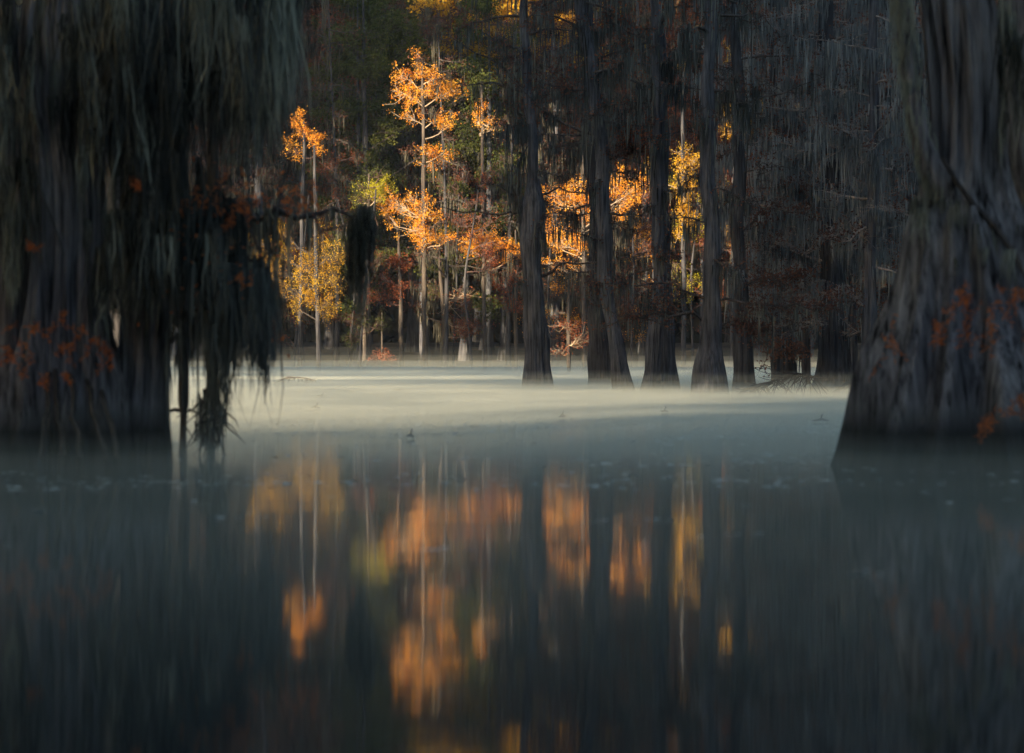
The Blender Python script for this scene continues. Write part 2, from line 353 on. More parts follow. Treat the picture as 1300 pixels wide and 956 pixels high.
# ------------------------------------------------------------------ water and ground
def sheet(name, xs, ys, zf, mat):
    X, Yg = np.meshgrid(xs, ys); v = np.stack([X, Yg, zf(X, Yg)], -1).reshape(-1, 3); nx = len(xs); ny = len(ys)
    i = np.arange(ny - 1)[:, None] * nx; j = np.arange(nx - 1)[None, :]
    b = Buf(); b.add(v, np.stack([i + j, i + j + 1, i + nx + j + 1, i + nx + j], -1)); return b.build(name, mat, None, True)
water = sheet('water', np.array([-170., 170.]), np.array([-90., 235.]), lambda x, y: 0 * x, M['water']); tag(water, kind='structure')
def bank(x, y):
    d = np.maximum.reduce([y - (163 + 2.5 * np.sin(x * 0.11) + 1.2 * np.sin(x * 0.37)), x - (52 + 0.0 * y), -x - (60 + 0.35 * y), -y - 35])
    return np.clip(d * 0.10, -1.2, 2.2) + 0.10 * np.sin(x * 0.5) * np.sin(y * 0.43) * (d > 0)
gx = np.unique(np.concatenate([np.linspace(-600, -150, 8), np.linspace(-150, 150, 121), np.linspace(150, 600, 8)]))
gy = np.unique(np.concatenate([np.linspace(-400, -60, 8), np.linspace(-60, 150, 50), np.linspace(150, 260, 90), np.linspace(260, 700, 8)]))
tag(sheet('ground', gx, gy, bank, M['ground']), kind='structure')

# ------------------------------------------------------------------ mist lying on the water
def mist_box(x0, x1, y0, y1, z1, dens, z0=-0.03):
    b = Buf(); v = [(x, y, z) for z in (z0, z1) for y in (y0, y1) for x in (x0, x1)]
    b.add(v, [(0, 2, 3, 1), (4, 5, 7, 6), (0, 1, 5, 4), (2, 6, 7, 3), (0, 4, 6, 2), (1, 3, 7, 5)])
    o = b.build('mist', vol_mat('mist_layer', dens)); return tag(o, 'thin white morning mist lying low over the water', 'mist', 'mist on the water', 'stuff')
def mist_bank(cx, cyy, rx, ry, rz, dens, z=0.0):
    b = Buf(); nu, nv = 48, 20
    th = np.arange(nu) * 2 * math.pi / nu; ph = np.linspace(0.02, math.pi - 0.02, nv)
    v = np.stack([cx + rx * np.sin(ph)[:, None] * np.cos(th)[None], cyy + ry * np.sin(ph)[:, None] * np.sin(th)[None], z + rz * np.cos(ph)[:, None] + 0 * th[None]], -1)
    i = np.arange(nv - 1)[:, None] * nu; j = np.arange(nu)[None, :]; j2 = (j + 1) % nu
    b.add(v, np.stack([i + j, i + nu + j, i + nu + j2, i + j2], -1))
    b.add(v[0][:4][[0, 1, 2, 3]] * 0 + v[0].mean(0), [(0, 1, 2, 3)]) if False else None
    bm = b.build('mist_bank', vol_mat('mist_bank_layer', dens), None, True)
    import bmesh as _b
    q = _b.new(); q.from_mesh(bm.data); _b.ops.holes_fill(q, edges=q.edges); _b.ops.recalc_face_normals(q, faces=q.faces); q.to_mesh(bm.data); q.free()
    return tag(bm, 'denser white mist glowing along the far shore', 'mist', 'mist on the water', 'stuff')
mist_box(-75, 75, 24, 175, 0.07, 0.11)
mist_box(-75.5, 75.5, 20, 176, 0.15, 0.045)
mist_box(-76, 76, 7, 177, 0.30, 0.024)
mist_box(-76.5, 76.5, 1.5, 178, 0.6, 0.003)
mist_bank(-4, 142, 62, 44, 0.38, 0.09)
mist_bank(-10, 148, 60, 36, 0.62, 0.035)
mist_bank(-8, 152, 60, 32, 0.95, 0.012)
mist_bank(-6, 155, 60, 28, 1.3, 0.005)
mist_bank(-6, 160, 62, 15, 1.0, 0.02)
mist_bank(-6, 157, 60, 28, 1.8, 0.002)

b = Buf(); hv = [(x, y, z) for z in (-2.6, 52) for y in (-420, 720) for x in (-620, 620)]
b.add(hv, [(0, 2, 3, 1), (4, 5, 7, 6), (0, 1, 5, 4), (2, 6, 7, 3), (0, 4, 6, 2), (1, 3, 7, 5)])
tag(b.build('haze', vol_mat('thin_haze', 0.00016, (0.85, 0.92, 1.0))), 'thin cool haze filling the air of the swamp', 'haze', None, 'stuff')

# ------------------------------------------------------------------ near trees on the left and right
def near_moss(t, px0, px1, y0, y1, n, Y, w=0.016, yj=30, depth=0.35):
    """a curtain of moss between photo rows y0 (anchor) and y1 (tips) on a tree at distance Y"""
    rs = t.rs
    k = max(1, n // 14)
    cx = rs.uniform(px0, px1, k); ln = np.clip(rs.beta(2.2, 1.3, k), 0.25, 1)
    for c, l in zip(cx, ln):
        m = rs.randint(8, 22); x = c + rs.normal(0, 5, m); top = y0 + (rs.beta(1, 1.6) * (y1 - y0) * 0.65 if yj > 25 else rs.uniform(-yj, yj * 0.3))
        dy = rs.normal(0, depth); a = np.stack([(x - 650) / FPX * Y, Y + dy + rs.normal(0, 0.05, m), np.full(m, CAMZ - (top - HZ) / FPX * Y)], 1) - t.base
        L = np.maximum((y1 - top) / FPX * Y * l * rs.uniform(0.45, 1.05, m), 0.08)
        t.moss.strands(a, L, w, rs, 4, 0.15)
def tufts(t, pxs, Y, n=14, size=0.10):
    """drooping sprigs: a thin twig with side needles in rows"""
    for (px, py, rr) in pxs:
        c = W(px, py, Y) - t.base
        for _ in range(max(2, n // 2)):
            d = t.rs.normal(0, 1, 3); d[2] = -abs(d[2]) * 0.9 - 0.1; d /= np.linalg.norm(d)
            L = rr / FPX * Y * t.rs.uniform(0.5, 1.5); p = c + t.rs.normal(0, rr / FPX * Y * 0.5, 3)
            q = np.linspace(0, 1, 12)[:, None]; line = p + d * L * q + np.array([0, 0, -0.25 * L]) * q ** 2
            t.wood.tube(line[::3], 0.0035, 3)
            t.leaf.leaves(np.repeat(line, 2, 0) + t.rs.normal(0, 0.005, (24, 3)), 0.042, t.rs, 0.22, 0.5)

YN = Ybase(588)
# right: the great fluted buttress
t = Tree(11); t.pix_trunk([(575, 1246, 330), (545, 1244, 318), (510, 1243, 296), (430, 1240, 246), (360, 1236, 200), (300, 1233, 160), (250, 1231, 106), (200, 1231, 84), (100, 1228, 90), (0, 1228, 88)],
                          YN, 16, 260, 0.36, 3.4, 0.035, 0.12, lobes=(7, 15))
t.leaf_size = 0.05; t.moss_w = 0.02; t.moss_rate = 4; t.moss_len = 0.5; t.leaf_n = 5
t.limbs(5.6, 13, 16, 3.6, 1.8, 0.09)
# moss-wrapped side stem that joins the trunk from the left
side = [W(*p, YN - 0.25) - t.base for p in [(1136, -120), (1141, -40), (1146, 20), (1152, 80), (1160, 130), (1170, 175), (1184, 212), (1200, 240), (1215, 262)]]
pm = Tree(111); pm.base = t.base; stem = Buf(); stem.tube(np.array(side), [0.055, 0.058, 0.06, 0.065, 0.07, 0.08, 0.10, 0.10, 0.05], 14)
for q in np.linspace(0, len(side) - 1.01, 150):
    i = int(q); c = side[i] + (q - i) * (side[i + 1] - side[i]); a = c + t.rs.normal(0, 0.038, (14, 3)) * np.array([1, 1, 1.4])
    pm.moss.strands(a, t.rs.uniform(0.06, 0.26, 14), 0.014, t.rs, 3, 0.08)
shadow_strip = np.array([W(*p, YN - 0.42) - t.base for p in [(1196, 195), (1215, 228), (1238, 258), (1262, 284), (1285, 322), (1303, 372)]]); shadow_strip[:, 1] -= np.array([0.0, 0.0, 0.0, 0.06, 0.15, 0.3])
vb = Buf(); vb.tube(shadow_strip, [0.016, 0.022, 0.026, 0.022, 0.02, 0.014], 10)  # dark strip put in as the diagonal shadow line across the trunk
near_moss(t, 1165, 1215, 262, 330, 90, YN - 0.4, 0.012, 20, 0.15)
near_moss(t, 1200, 1300, 280, 372, 120, YN - 0.5, 0.012, 30, 0.1)
near_moss(t, 1270, 1310, -20, 250, 160, YN - 0.3, 0.014)
near_moss(pm, 1128, 1146, -60, 130, 22, YN - 0.3, 0.014)
tufts(t, [(1226, 385, 26), (1222, 410, 26), (1228, 366, 18), (1134, 432, 26), (1262, 420, 30), (1268, 380, 18), (1290, 365, 16), (1188, 415, 18), (1270, 512, 18), (1255, 525, 12), (1295, 500, 14)], YN - 1.45, 10)
rt = t.finish('bald_cypress', 'massive fluted cypress buttress standing in the water at the right edge', None, 'bark_near', 'sprig', 'twig', 'moss_near')
ss = stem.build('side_stem', M['bark_near'], rt, True); pm.moss.build('hanging_moss', M['moss_pale'], ss); vb.build('shadow_strip', M['twig'], rt, True)

# right edge: second stem just behind
t = Tree(12); t.pix_trunk([(560, 1352, 110), (430, 1340, 80), (250, 1318, 60), (120, 1306, 58), (0, 1300, 56)], YN + 1.6, 15, 90, 0.2, 2.5, 0.03, 0.2)
t.moss_rate = 12; t.moss_w = 0.02; t.leaf_n = 4; t.leaf_size = 0.05; t.limbs(5.5, 12, 8, 3, 1.5, 0.07)
t.finish('bald_cypress', 'dark narrow cypress cut off by the right edge beside the massive buttress', None, 'bark_near', 'rust', 'twig', 'moss_near')

# left: three close trunks under heavy moss
t = Tree(21); t.pix_trunk([(575, 8, 120), (500, 4, 104), (400, 2, 86), (300, 6, 74), (200, 8, 66), (100, 5, 62), (0, 2, 60)], YN + 0.3, 16, 150, 0.28, 3.0, 0.025, 0.15)
t.moss_rate = 16; t.moss_w = 0.02; t.leaf_n = 4; t.leaf_size = 0.05; t.limbs(5.0, 13, 14, 3.4, 1.5, 0.08)
near_moss(t, -20, 60, -30, 300, 420, YN - 0.2); near_moss(t, 0, 45, 180, 420, 200, YN - 0.3)
tufts(t, [(22, 420, 20), (45, 405, 14), (15, 440, 16), (30, 452, 14)], YN - 0.7, 8)
t.finish('bald_cypress', 'dark cypress trunk cut off by the left edge, moss down its side', None, 'bark_near', 'sprig', 'twig', 'moss_near')
t = Tree(22); t.pix_trunk([(575, 92, 176), (545, 90, 160), (500, 88, 138), (430, 84, 112), (350, 82, 96), (250, 84, 86), (150, 86, 80), (0, 88, 76)], YN, 17, 240, 0.36, 2.8, 0.035, 0.12, lobes=(7, 15))
t.moss_rate = 16; t.moss_w = 0.02; t.leaf_n = 4; t.leaf_size = 0.05; t.limbs(5.0, 14, 16, 3.6, 1.6, 0.09)
near_moss(t, 60, 170, -40, 240, 620, YN - 0.5); near_moss(t, 95, 180, 60, 330, 380, YN - 0.4); near_moss(t, 120, 220, 250, 470, 380, YN - 0.5)
rt_ = Buf()
for (a, b, c2, d2) in [(70, 470, 80, 575), (66, 470, 52, 575), (110, 480, 133, 577), (88, 470, 101, 577), (128, 490, 152, 577)]:   # pale aerial roots down the buttress
    p0 = W(a, b, YN - 0.48); p1 = W(c2, d2, YN - 0.85); q = np.linspace(0, 1, 8)[:, None]
    rt_.tube(p0 + (p1 - p0) * q + t.rs.normal(0, 0.012, (8, 3)) - t.base, 0.022, 8)
tufts(t, [(70, 405, 16), (88, 402, 14), (80, 430, 14), (100, 428, 16), (118, 432, 16), (130, 434, 16), (142, 448, 10), (40, 300, 10), (84, 475, 12), (60, 474, 10), (170, 225, 6)], YN - 0.9, 7)
r_ = t.finish('bald_cypress', 'broad dark cypress trunk on the left with orange sprigs across its flared base', None, 'bark_near', 'sprig', 'twig', 'moss_near')
rt_.build('roots', M['bark_pale'], r_, True)
t = Tree(23); t.pix_trunk([(575, 176, 74), (540, 179, 68), (480, 183, 62), (400, 187, 58), (300, 186, 56), (200, 184, 52), (0, 184, 50)], YN + 0.1, 16, 140, 0.25, 2.6, 0.03, 0.15)
t.Y = YN + 0.1; t.moss_rate = 18; t.moss_w = 0.02; t.leaf_n = 4; t.leaf_size = 0.05; t.limbs(5.0, 13, 14, 3.2, 1.6, 0.08)
for path, r in [([(195, -60), (260, -50), (330, -40), (372, -35)], 0.09), ([(195, 240), (240, 262), (290, 262), (320, 262)], 0.045), ([(200, 445), (225, 420), (245, 390), (270, 372), (300, 365)], 0.03), ([(190, 330), (240, 318), (290, 322), (345, 332)], 0.04)]:
    t.pix_limb(path, r, 0.3, sub=5, subsub=3, moss=0.5)
near_moss(t, 150, 235, -30, 330, 620, YN - 0.4); near_moss(t, 175, 245, 190, 420, 420, YN - 0.3)
near_moss(t, 225, 330, -60, 250, 560, YN - 0.1); pale = Tree(231); pale.base = t.base; near_moss(pale, 326, 362, -60, 215, 620, YN - 0.2, 0.016, 20); near_moss(pale, 140, 172, -60, 130, 260, YN - 0.9, 0.016, 20)
near_moss(pale, 255, 300, -60, 190, 260, YN - 0.5, 0.016, 20); near_moss(pale, 262, 276, 300, 420, 80, YN - 0.4, 0.014, 20); near_moss(pale, 306, 318, 30, 260, 120, YN - 0.4, 0.014, 20)
near_moss(t, 312, 352, -60, 230, 360, YN - 0.1, 0.014, 30)
near_moss(t, 230, 300, 235, 340, 170, YN - 0.1)
near_moss(t, 250, 302, 290, 460, 200, YN - 0.1, 0.014, 30); near_moss(t, 268, 298, 330, 560, 260, YN - 0.15, 0.013, 30)
near_moss(t, 312, 354, 315, 500, 200, YN - 0.1, 0.013, 30, 0.25); near_moss(t, 334, 350, 330, 560, 60, YN - 0.1, 0.012)
tufts(t, [(262, 235, 26), (248, 255, 22), (286, 245, 22), (300, 238, 22), (232, 248, 18), (312, 345, 10), (168, 222, 6), (295, 262, 16)], YN - 0.5, 9)
lt = t.finish('bald_cypress', 'slender dark cypress inside the left mass, its limbs reaching right under moss', None, 'bark_near', 'sprig', 'twig', 'moss')

pale.moss.build('moss_curtain', M['moss_pale'], lt)
# the long dark limb with its thick beard reaches in from a tree outside the picture: it belongs to a further trunk at left
t = Tree(24); t.pix_trunk([(548, 138, 90), (450, 135, 70), (300, 132, 58), (0, 130, 54)], 27.0, 17, 90, 0.2, 2.5, 0.03, 0.2)
t.moss_rate = 10; t.moss_w = 0.022; t.leaf_n = 5; t.leaf_size = 0.10; t.limbs(6.5, 15, 12, 4, 2, 0.08)
t.pix_limb([(140, 300), (200, 275), (290, 262), (360, 263), (420, 268), (472, 262)], 0.07, 0.0, sub=6, subsub=3, moss=0.12, leaf=0)
near_moss(t, 430, 472, 262, 330, 60, 27, 0.016, 5, 0.3); near_moss(t, 440, 468, 258, 400, 260, 27, 0.016, 30, 0.3); near_moss(t, 449, 458, 300, 440, 60, 27, 0.014, 30, 0.1); near_moss(t, 370, 425, 262, 300, 50, 27, 0.016, 5)
near_moss(t, 290, 350, 250, 380, 160, 27, 0.016, 30)
tufts(t, [(382, 235, 22), (392, 248, 18), (372, 250, 16), (330, 250, 14), (388, 225, 14)], 26.6, 9)
t.finish('bald_cypress', 'cypress behind the left trunks whose long limb ends in a thick dark moss beard', None, 'bark_near', 'sprig', 'twig', 'moss_near')

# ------------------------------------------------------------------ snags by the left trunks
def snag(px, pyb, pyt, wpx, label, seed, arm=None, tangle=0, moss=0):
    t = Tree(seed); Y = Ybase(pyb); t.pix_trunk([(pyb, px, wpx * 1.25), (pyb - 12, px, wpx), (pyt, px + 1, wpx * 0.9)], Y, CAMZ - (pyt - 1 - HZ) / FPX * Y + 0.02, 40, 0.18, 0.4, 0.05, 0.05)
    if arm: t.wood.tube(np.array([W(a, b, Y) - t.base for a, b in arm]), np.linspace(0.022, 0.012, len(arm)), 7)
    for _ in range(tangle):
        a = W(px + t.rs.normal(0, 7), t.rs.uniform(pyt - 15, pyt + 25), Y) - t.base; e = t.rs.normal(0, 0.5, 3); e[2] -= 1.0
        t.wood.tube(t.walk(a, e, t.rs.uniform(0.15, 0.5), 4, 0.1, 0.3), np.array([0.012, 0.010, 0.008, 0.006, 0.003]), 4)
    for _ in range(moss):
        a = W(px + t.rs.normal(0, 7), t.rs.uniform(pyt - 40, pyt + 10), Y) + t.rs.normal(0, 0.05, (12, 3)) - t.base
        t.moss.strands(a, t.rs.uniform(0.1, 0.5, 12), 0.014, t.rs, 3, 0.1)
    t.finish('dead_snag', label, None, 'twig', 'moss', 'twig', 'moss_near', 'snag')
snag(232, 573, 516, 9, 'short straight dark snag post with a side arm, standing in water beside left trunks', 31, [(232, 518), (222, 516), (212, 519), (200, 524)], 3)
snag(268, 574, 520, 8, 'tangled moss-draped snag in the water right of the short post', 32, [(268, 522), (258, 506), (262, 490), (272, 470)], 60, 9)

# ------------------------------------------------------------------ trees of the middle distance
def mid(seed, keys, ztop, label, limbs=(), auto=None, bark='bark', leaf='brown', Y=None, twig='twig', moss=1.0, flute=0.2, **kw):
    Y = Y or Ybase(keys[0][0]); t = Tree(seed)
    t.pix_trunk(keys, Y, ztop, 96, flute, 2.0, 0.035, 0.3)
    t.moss_w = 0.032; t.moss_rate = 3.0 * moss; t.moss_len = 1.15; t.leaf_size = 0.10; t.leaf_n = 7; t.leaf_spread = 0.16; t.twig_r = 0.014
    for k_, v_ in kw.items(): setattr(t, k_, v_)
    for path, r, dy, o in limbs: t.pix_limb(path, r, dy, **o)
    t.limbs(3.2, 9.5, 9, 1.5, 2.2, 0.035, sub=7, subsub=5, leaf=0.25, moss=0.7, droop=0.06)
    for a in (auto or []): t.limbs(*a[:6], **(a[6] if len(a) > 6 else {}))
    t.finish('bald_cypress', label, None, bark, leaf, twig, 'moss_grey' if twig == 'twig_fine' or seed in (47, 51) else 'moss'); return t
bare = dict(leaf=0, moss=0.25)
thin = dict(sub=14, subsub=9, moss=0.25)
mid(41, [(488, 682, 38), (470, 681, 32), (400, 680, 27), (340, 677, 25), (280, 676, 30), (262, 674, 30), (230, 676, 14), (160, 675, 12), (100, 672, 12), (50, 667, 11), (0, 664, 10)], 21,
    'dark forked cypress in water, thick low bole thinning sharply, leftmost of the mid-lake trunks',
    [([(684, 346), (705, 338), (735, 328), (780, 327), (832, 321)], 0.06, 1.0, bare),
     ([(674, 262), (640, 272), (600, 268), (556, 258)], 0.055, 0.5, bare),
     ([(676, 250), (700, 236), (740, 240), (770, 245)], 0.05, -1.0, bare),
     ([(674, 110), (640, 86), (600, 62), (555, 44)], 0.055, 1.0, dict(moss=0.8)),
     ([(676, 120), (700, 90), (712, 60)], 0.05, 0, dict(moss=1.0)),
     ([(660, 280), (659, 250), (660, 200), (662, 150)], 0.14, 0.2, dict(sub=3, subsub=2, moss=2.5, leaf=0)),
     ([(674, 130), (700, 108), (740, 104)], 0.05, 0, dict(moss=1.2)),
     ([(674, 150), (650, 128), (622, 120)], 0.05, 0, dict(moss=1.0))],
    [(9.5, 19, 20, 3.4, 2.2, 0.06)])
mid(42, [(486, 765, 40), (465, 764, 34), (430, 763, 26), (400, 762, 23), (300, 757, 19), (200, 752, 16), (100, 748, 14), (0, 745, 12)], 22,
    'broad shadowed cypress in the lake standing just behind the leaning trunk',
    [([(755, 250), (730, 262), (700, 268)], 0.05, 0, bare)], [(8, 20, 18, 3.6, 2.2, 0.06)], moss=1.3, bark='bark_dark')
mid(43, [(492, 792, 26), (470, 788, 22), (430, 781, 18), (390, 773, 17), (350, 769, 19), (300, 768, 20), (250, 766, 18), (200, 763, 17), (150, 758, 17), (100, 752, 16), (50, 746, 15), (0, 738, 14)], 21,
    'leaning cypress with a narrow base slanting up left, between the wider trunks',
    [([(766, 262), (790, 272), (815, 266), (834, 256)], 0.055, 0.3, bare), ([(762, 205), (790, 192), (812, 182)], 0.04, 0, thin),
     ([(752, 110), (722, 108), (695, 106)], 0.05, 0.3, dict(moss=1.0))],
    [(7.5, 19, 18, 3.0, 2.0, 0.06)], leaf='brown')
mid(44, [(492, 826, 27), (470, 828, 21), (430, 831, 18), (380, 835, 18), (340, 836, 17), (250, 836, 16), (120, 836, 15), (50, 833, 14), (0, 831, 13)], 21,
    'twin-boled tall cypress, wide split foot in water, upright between leaning and grey trunks',
    [([(836, 47), (800, 40), (775, 18), (762, 2)], 0.06, 0, dict(moss=0.6)), ([(838, 110), (870, 108), (905, 112)], 0.055, 0.4, dict(moss=1.5, leaf=0.3)),
     ([(838, 182), (812, 176), (785, 160)], 0.05, 0, thin), ([(838, 112), (805, 132), (790, 140)], 0.05, 0, bare)],
    [(9, 19, 16, 3.2, 2.0, 0.06)], leaf='rust')
tw = Tree(441); tw.Y = Ybase(492)
t = Tree(45); t.pix_trunk([(492, 850, 25), (470, 849, 20), (430, 847, 17), (380, 844, 18), (330, 842, 17), (200, 841, 15), (100, 840, 13), (0, 836, 11)], Ybase(491.5), 20, 80, 0.2, 2.0, 0.035, 0.3)
t.moss_w = 0.04; t.moss_rate = 5; t.leaf_n = 7; t.leaf_size = 0.10; t.limbs(9, 18, 10, 3, 2, 0.05)
t.finish('bald_cypress', 'right-hand bole of the pair with the split foot, pressed against its twin', None, 'bark', 'brown')
mid(46, [(496, 903, 46), (480, 903, 40), (450, 903, 30), (410, 902, 25), (370, 902, 22), (300, 902, 20), (200, 901, 19), (120, 900, 17), (0, 899, 14)], 20,
    'straight blue-grey cypress with bell-shaped base, the palest clean trunk in mid lake',
    [([(900, 400), (870, 393), (830, 398), (790, 402), (750, 385)], 0.06, 0.4, thin), ([(899, 375), (860, 362), (800, 358), (740, 352)], 0.05, 0.8, thin),
     ([(906, 380), (950, 378), (1000, 384), (1040, 392)], 0.05, 0.4, thin), ([(905, 128), (950, 125), (1000, 112), (1046, 95)], 0.05, 0.2, dict(moss=0.6, leaf=0)),
     ([(905, 112), (930, 114), (962, 110)], 0.05, 0.2, dict(moss=1.6)), ([(906, 405), (940, 408), (970, 420)], 0.05, 0.2, thin)],
    [(9, 18, 16, 3.0, 1.8, 0.05)], leaf='brown', leaf_n=4)
mid(47, [(493, 945, 30), (450, 943, 24), (380, 941, 18), (250, 938, 15), (100, 936, 13), (0, 935, 12)], 21,
    'shadowed moss-streaked cypress directly right of the pale bell-based trunk',
    [([(945, 420), (985, 440), (1020, 445)], 0.05, 0.4, thin), ([(942, 360), (985, 345), (1030, 350)], 0.05, 0.4, thin), ([(940, 290), (980, 262), (1030, 272)], 0.05, 0.4, dict(sub=9, subsub=6))],
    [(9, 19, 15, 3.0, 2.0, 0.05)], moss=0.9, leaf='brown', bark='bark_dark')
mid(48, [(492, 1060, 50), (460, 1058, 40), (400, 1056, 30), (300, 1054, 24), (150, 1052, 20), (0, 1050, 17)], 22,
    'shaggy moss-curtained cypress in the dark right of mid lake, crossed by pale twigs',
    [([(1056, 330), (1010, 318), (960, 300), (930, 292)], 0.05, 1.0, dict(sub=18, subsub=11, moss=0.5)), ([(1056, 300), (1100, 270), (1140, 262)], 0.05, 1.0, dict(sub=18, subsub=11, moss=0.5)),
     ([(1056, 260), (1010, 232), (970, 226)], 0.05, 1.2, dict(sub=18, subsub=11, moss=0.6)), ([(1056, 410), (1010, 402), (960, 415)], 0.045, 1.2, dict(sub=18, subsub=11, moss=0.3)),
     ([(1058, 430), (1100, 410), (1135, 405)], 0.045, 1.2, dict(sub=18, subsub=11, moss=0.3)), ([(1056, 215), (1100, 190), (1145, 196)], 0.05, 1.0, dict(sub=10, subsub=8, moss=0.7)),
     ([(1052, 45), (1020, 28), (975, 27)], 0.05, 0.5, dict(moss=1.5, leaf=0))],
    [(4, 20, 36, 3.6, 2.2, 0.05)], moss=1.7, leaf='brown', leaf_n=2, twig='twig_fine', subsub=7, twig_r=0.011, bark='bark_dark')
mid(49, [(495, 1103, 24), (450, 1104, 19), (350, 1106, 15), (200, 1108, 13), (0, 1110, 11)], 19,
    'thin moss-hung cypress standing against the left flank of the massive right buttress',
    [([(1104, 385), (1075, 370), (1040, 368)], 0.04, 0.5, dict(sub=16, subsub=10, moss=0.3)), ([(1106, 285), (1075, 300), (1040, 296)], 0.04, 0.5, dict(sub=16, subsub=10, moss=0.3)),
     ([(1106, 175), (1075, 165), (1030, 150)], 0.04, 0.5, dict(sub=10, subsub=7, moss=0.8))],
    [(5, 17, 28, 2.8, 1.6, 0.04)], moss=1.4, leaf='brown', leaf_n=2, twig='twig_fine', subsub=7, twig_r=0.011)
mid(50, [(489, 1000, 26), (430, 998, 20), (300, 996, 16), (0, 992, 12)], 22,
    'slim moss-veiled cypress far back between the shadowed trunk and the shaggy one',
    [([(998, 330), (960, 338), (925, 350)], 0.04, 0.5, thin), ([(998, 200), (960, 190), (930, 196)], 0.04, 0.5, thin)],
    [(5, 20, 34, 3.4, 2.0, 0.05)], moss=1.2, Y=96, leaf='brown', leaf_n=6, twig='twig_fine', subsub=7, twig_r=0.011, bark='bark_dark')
mid(51, [(487, 1165, 30), (300, 1162, 22), (0, 1160, 16)], 22,
    'moss-laden cypress mostly hidden behind the massive right buttress', [], [(4, 20, 34, 3.8, 2.2, 0.05)], moss=1.7, leaf='brown', leaf_n=3)

for i_, (px, pb, lab) in enumerate([(985, 487, 'thin twiggy bare sapling right of the shadowed trunk, grey twigs reaching out'), (1024, 487, 'thin twiggy sapling left of the shaggy cypress, wrapped in fine grey twigs'),
                                 (1084, 488, 'thin twiggy sapling directly right of the shaggy cypress'), (1132, 487, 'twiggy sapling whose fine grey branches fan out beside the massive right buttress')]):
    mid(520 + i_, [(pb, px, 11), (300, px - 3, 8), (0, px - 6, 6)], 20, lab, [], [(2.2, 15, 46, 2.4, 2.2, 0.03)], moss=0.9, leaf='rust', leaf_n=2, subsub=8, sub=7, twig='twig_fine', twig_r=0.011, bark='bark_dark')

# fallen brush lying in the water
def brush(pxc, pyb, wpx, hpx, n, label, seed):
    rs = np.random.RandomState(seed); Y = Ybase(pyb); b = Buf(); tw_ = Buf(); base = W(pxc, pyb, Y); sc = Y / FPX
    main = np.array([[-wpx * .5, 0, -3], [-wpx * .3, 0.1, hpx * rs.uniform(.35, .6)], [-wpx * .05, 0.2, hpx * rs.uniform(.7, 1)], [wpx * .25, 0.1, hpx * rs.uniform(.75, 1.1)], [wpx * .5, 0, hpx * rs.uniform(.7, 1.2)]]) * np.array([sc, 1, sc])
    main[1:] += rs.normal(0, 0.05, (4, 3))
    b.tube(main, [0.04, 0.035, 0.03, 0.022, 0.008], 7)
    for _ in range(n):
        q = rs.uniform(0, 3.99); i = int(q); c = main[i] + (q - i) * (main[i + 1] - main[i])
        e = np.array([rs.normal(-0.3, 0.6), rs.normal(0, 0.5), -rs.uniform(0.1, 1.0)]); L = (c[2] + 0.1) * rs.uniform(0.8, 1.6)
        p = [c]; d = e / np.linalg.norm(e)
        for k in range(4): d = d + rs.normal(0, 0.15, 3); d /= np.linalg.norm(d); p.append(p[-1] + d * L / 4)
        tw_.tube(np.array(p), np.linspace(0.017, 0.006, 5), 4)
    r = empty('fallen_branch', base); tag(r, label, 'branch'); b.build('limb', M['twig'], r); tw_.build('twigs', M['twig'], r)
brush(985, 497, 100, 24, 130, 'fallen limb arching out of the water with drooping twigs, right of the bell-based trunk', 61)
brush(368, 484, 66, 8, 60, 'low dark fallen branch with fine twigs on the water under the left moss', 62)
brush(1085, 494, 60, 14, 60, 'sunken limb with short twigs at the foot of the thin moss-hung cypress', 63)

# ------------------------------------------------------------------ sunlit young trees on the far shore
def young(seed, keys, ztop, clusters, label, leaf='orange', bark='bark_pale', Y=None, twig='twig_pale', **kw):
    Y = Y or Ybase(keys[0][0]); t = Tree(seed); t.pix_trunk(keys, Y, ztop, 16, 0.1, 1.0, 0.03, 0.6)
    t.leaf_size = 0.10; t.aspect = 0.55; t.moss_w = 0.05; t.moss_rate = 3; t.moss_len = 0.9; t.leaf_n = 5
    for k_, v_ in kw.items(): setattr(t, k_, v_)
    for c in clusters: t.cluster(*c)
    t.finish(name='young_cypress', label=label, group=None, bark=bark, leafm=leaf, twig=twig); return t
YF = 158.0
g = [(535, 88, 16, 14, 16, 12), (553, 96, 14, 10, 12, 12), (510, 92, 14, 10, 12, 10), (522, 115, 16, 14, 16, 12), (545, 112, 16, 12, 14, 10), (575, 112, 16, 13, 16, 14), (530, 64, 5, 7, 4, 8),
     (560, 148, 16, 9, 14, 12), (572, 154, 8, 6, 6, 10), (515, 140, 14, 10, 10, 7), (548, 186, 14, 7, 12, 10), (562, 190, 14, 7, 10, 8), (545, 206, 16, 9, 12, 5), (505, 110, 12, 14, 10, 6),
     (495, 250, 12, 18, 16, 8), (487, 262, 8, 12, 10, 8), (512, 255, 10, 12, 10, 6), (540, 268, 20, 18, 26, 12), (530, 285, 20, 14, 22, 12), (548, 292, 20, 10, 20, 12), (568, 296, 12, 8, 10, 8), (538, 304, 12, 9, 12, 10), (525, 248, 14, 12, 12, 6)]
young(71, [(473, 540, 7), (400, 539, 6), (300, 538, 6), (200, 538, 5), (120, 537, 4)], 19.5, g,
      'sunlit golden-orange young cypress with pale stem, tallest of the bright trees', Y=YF)
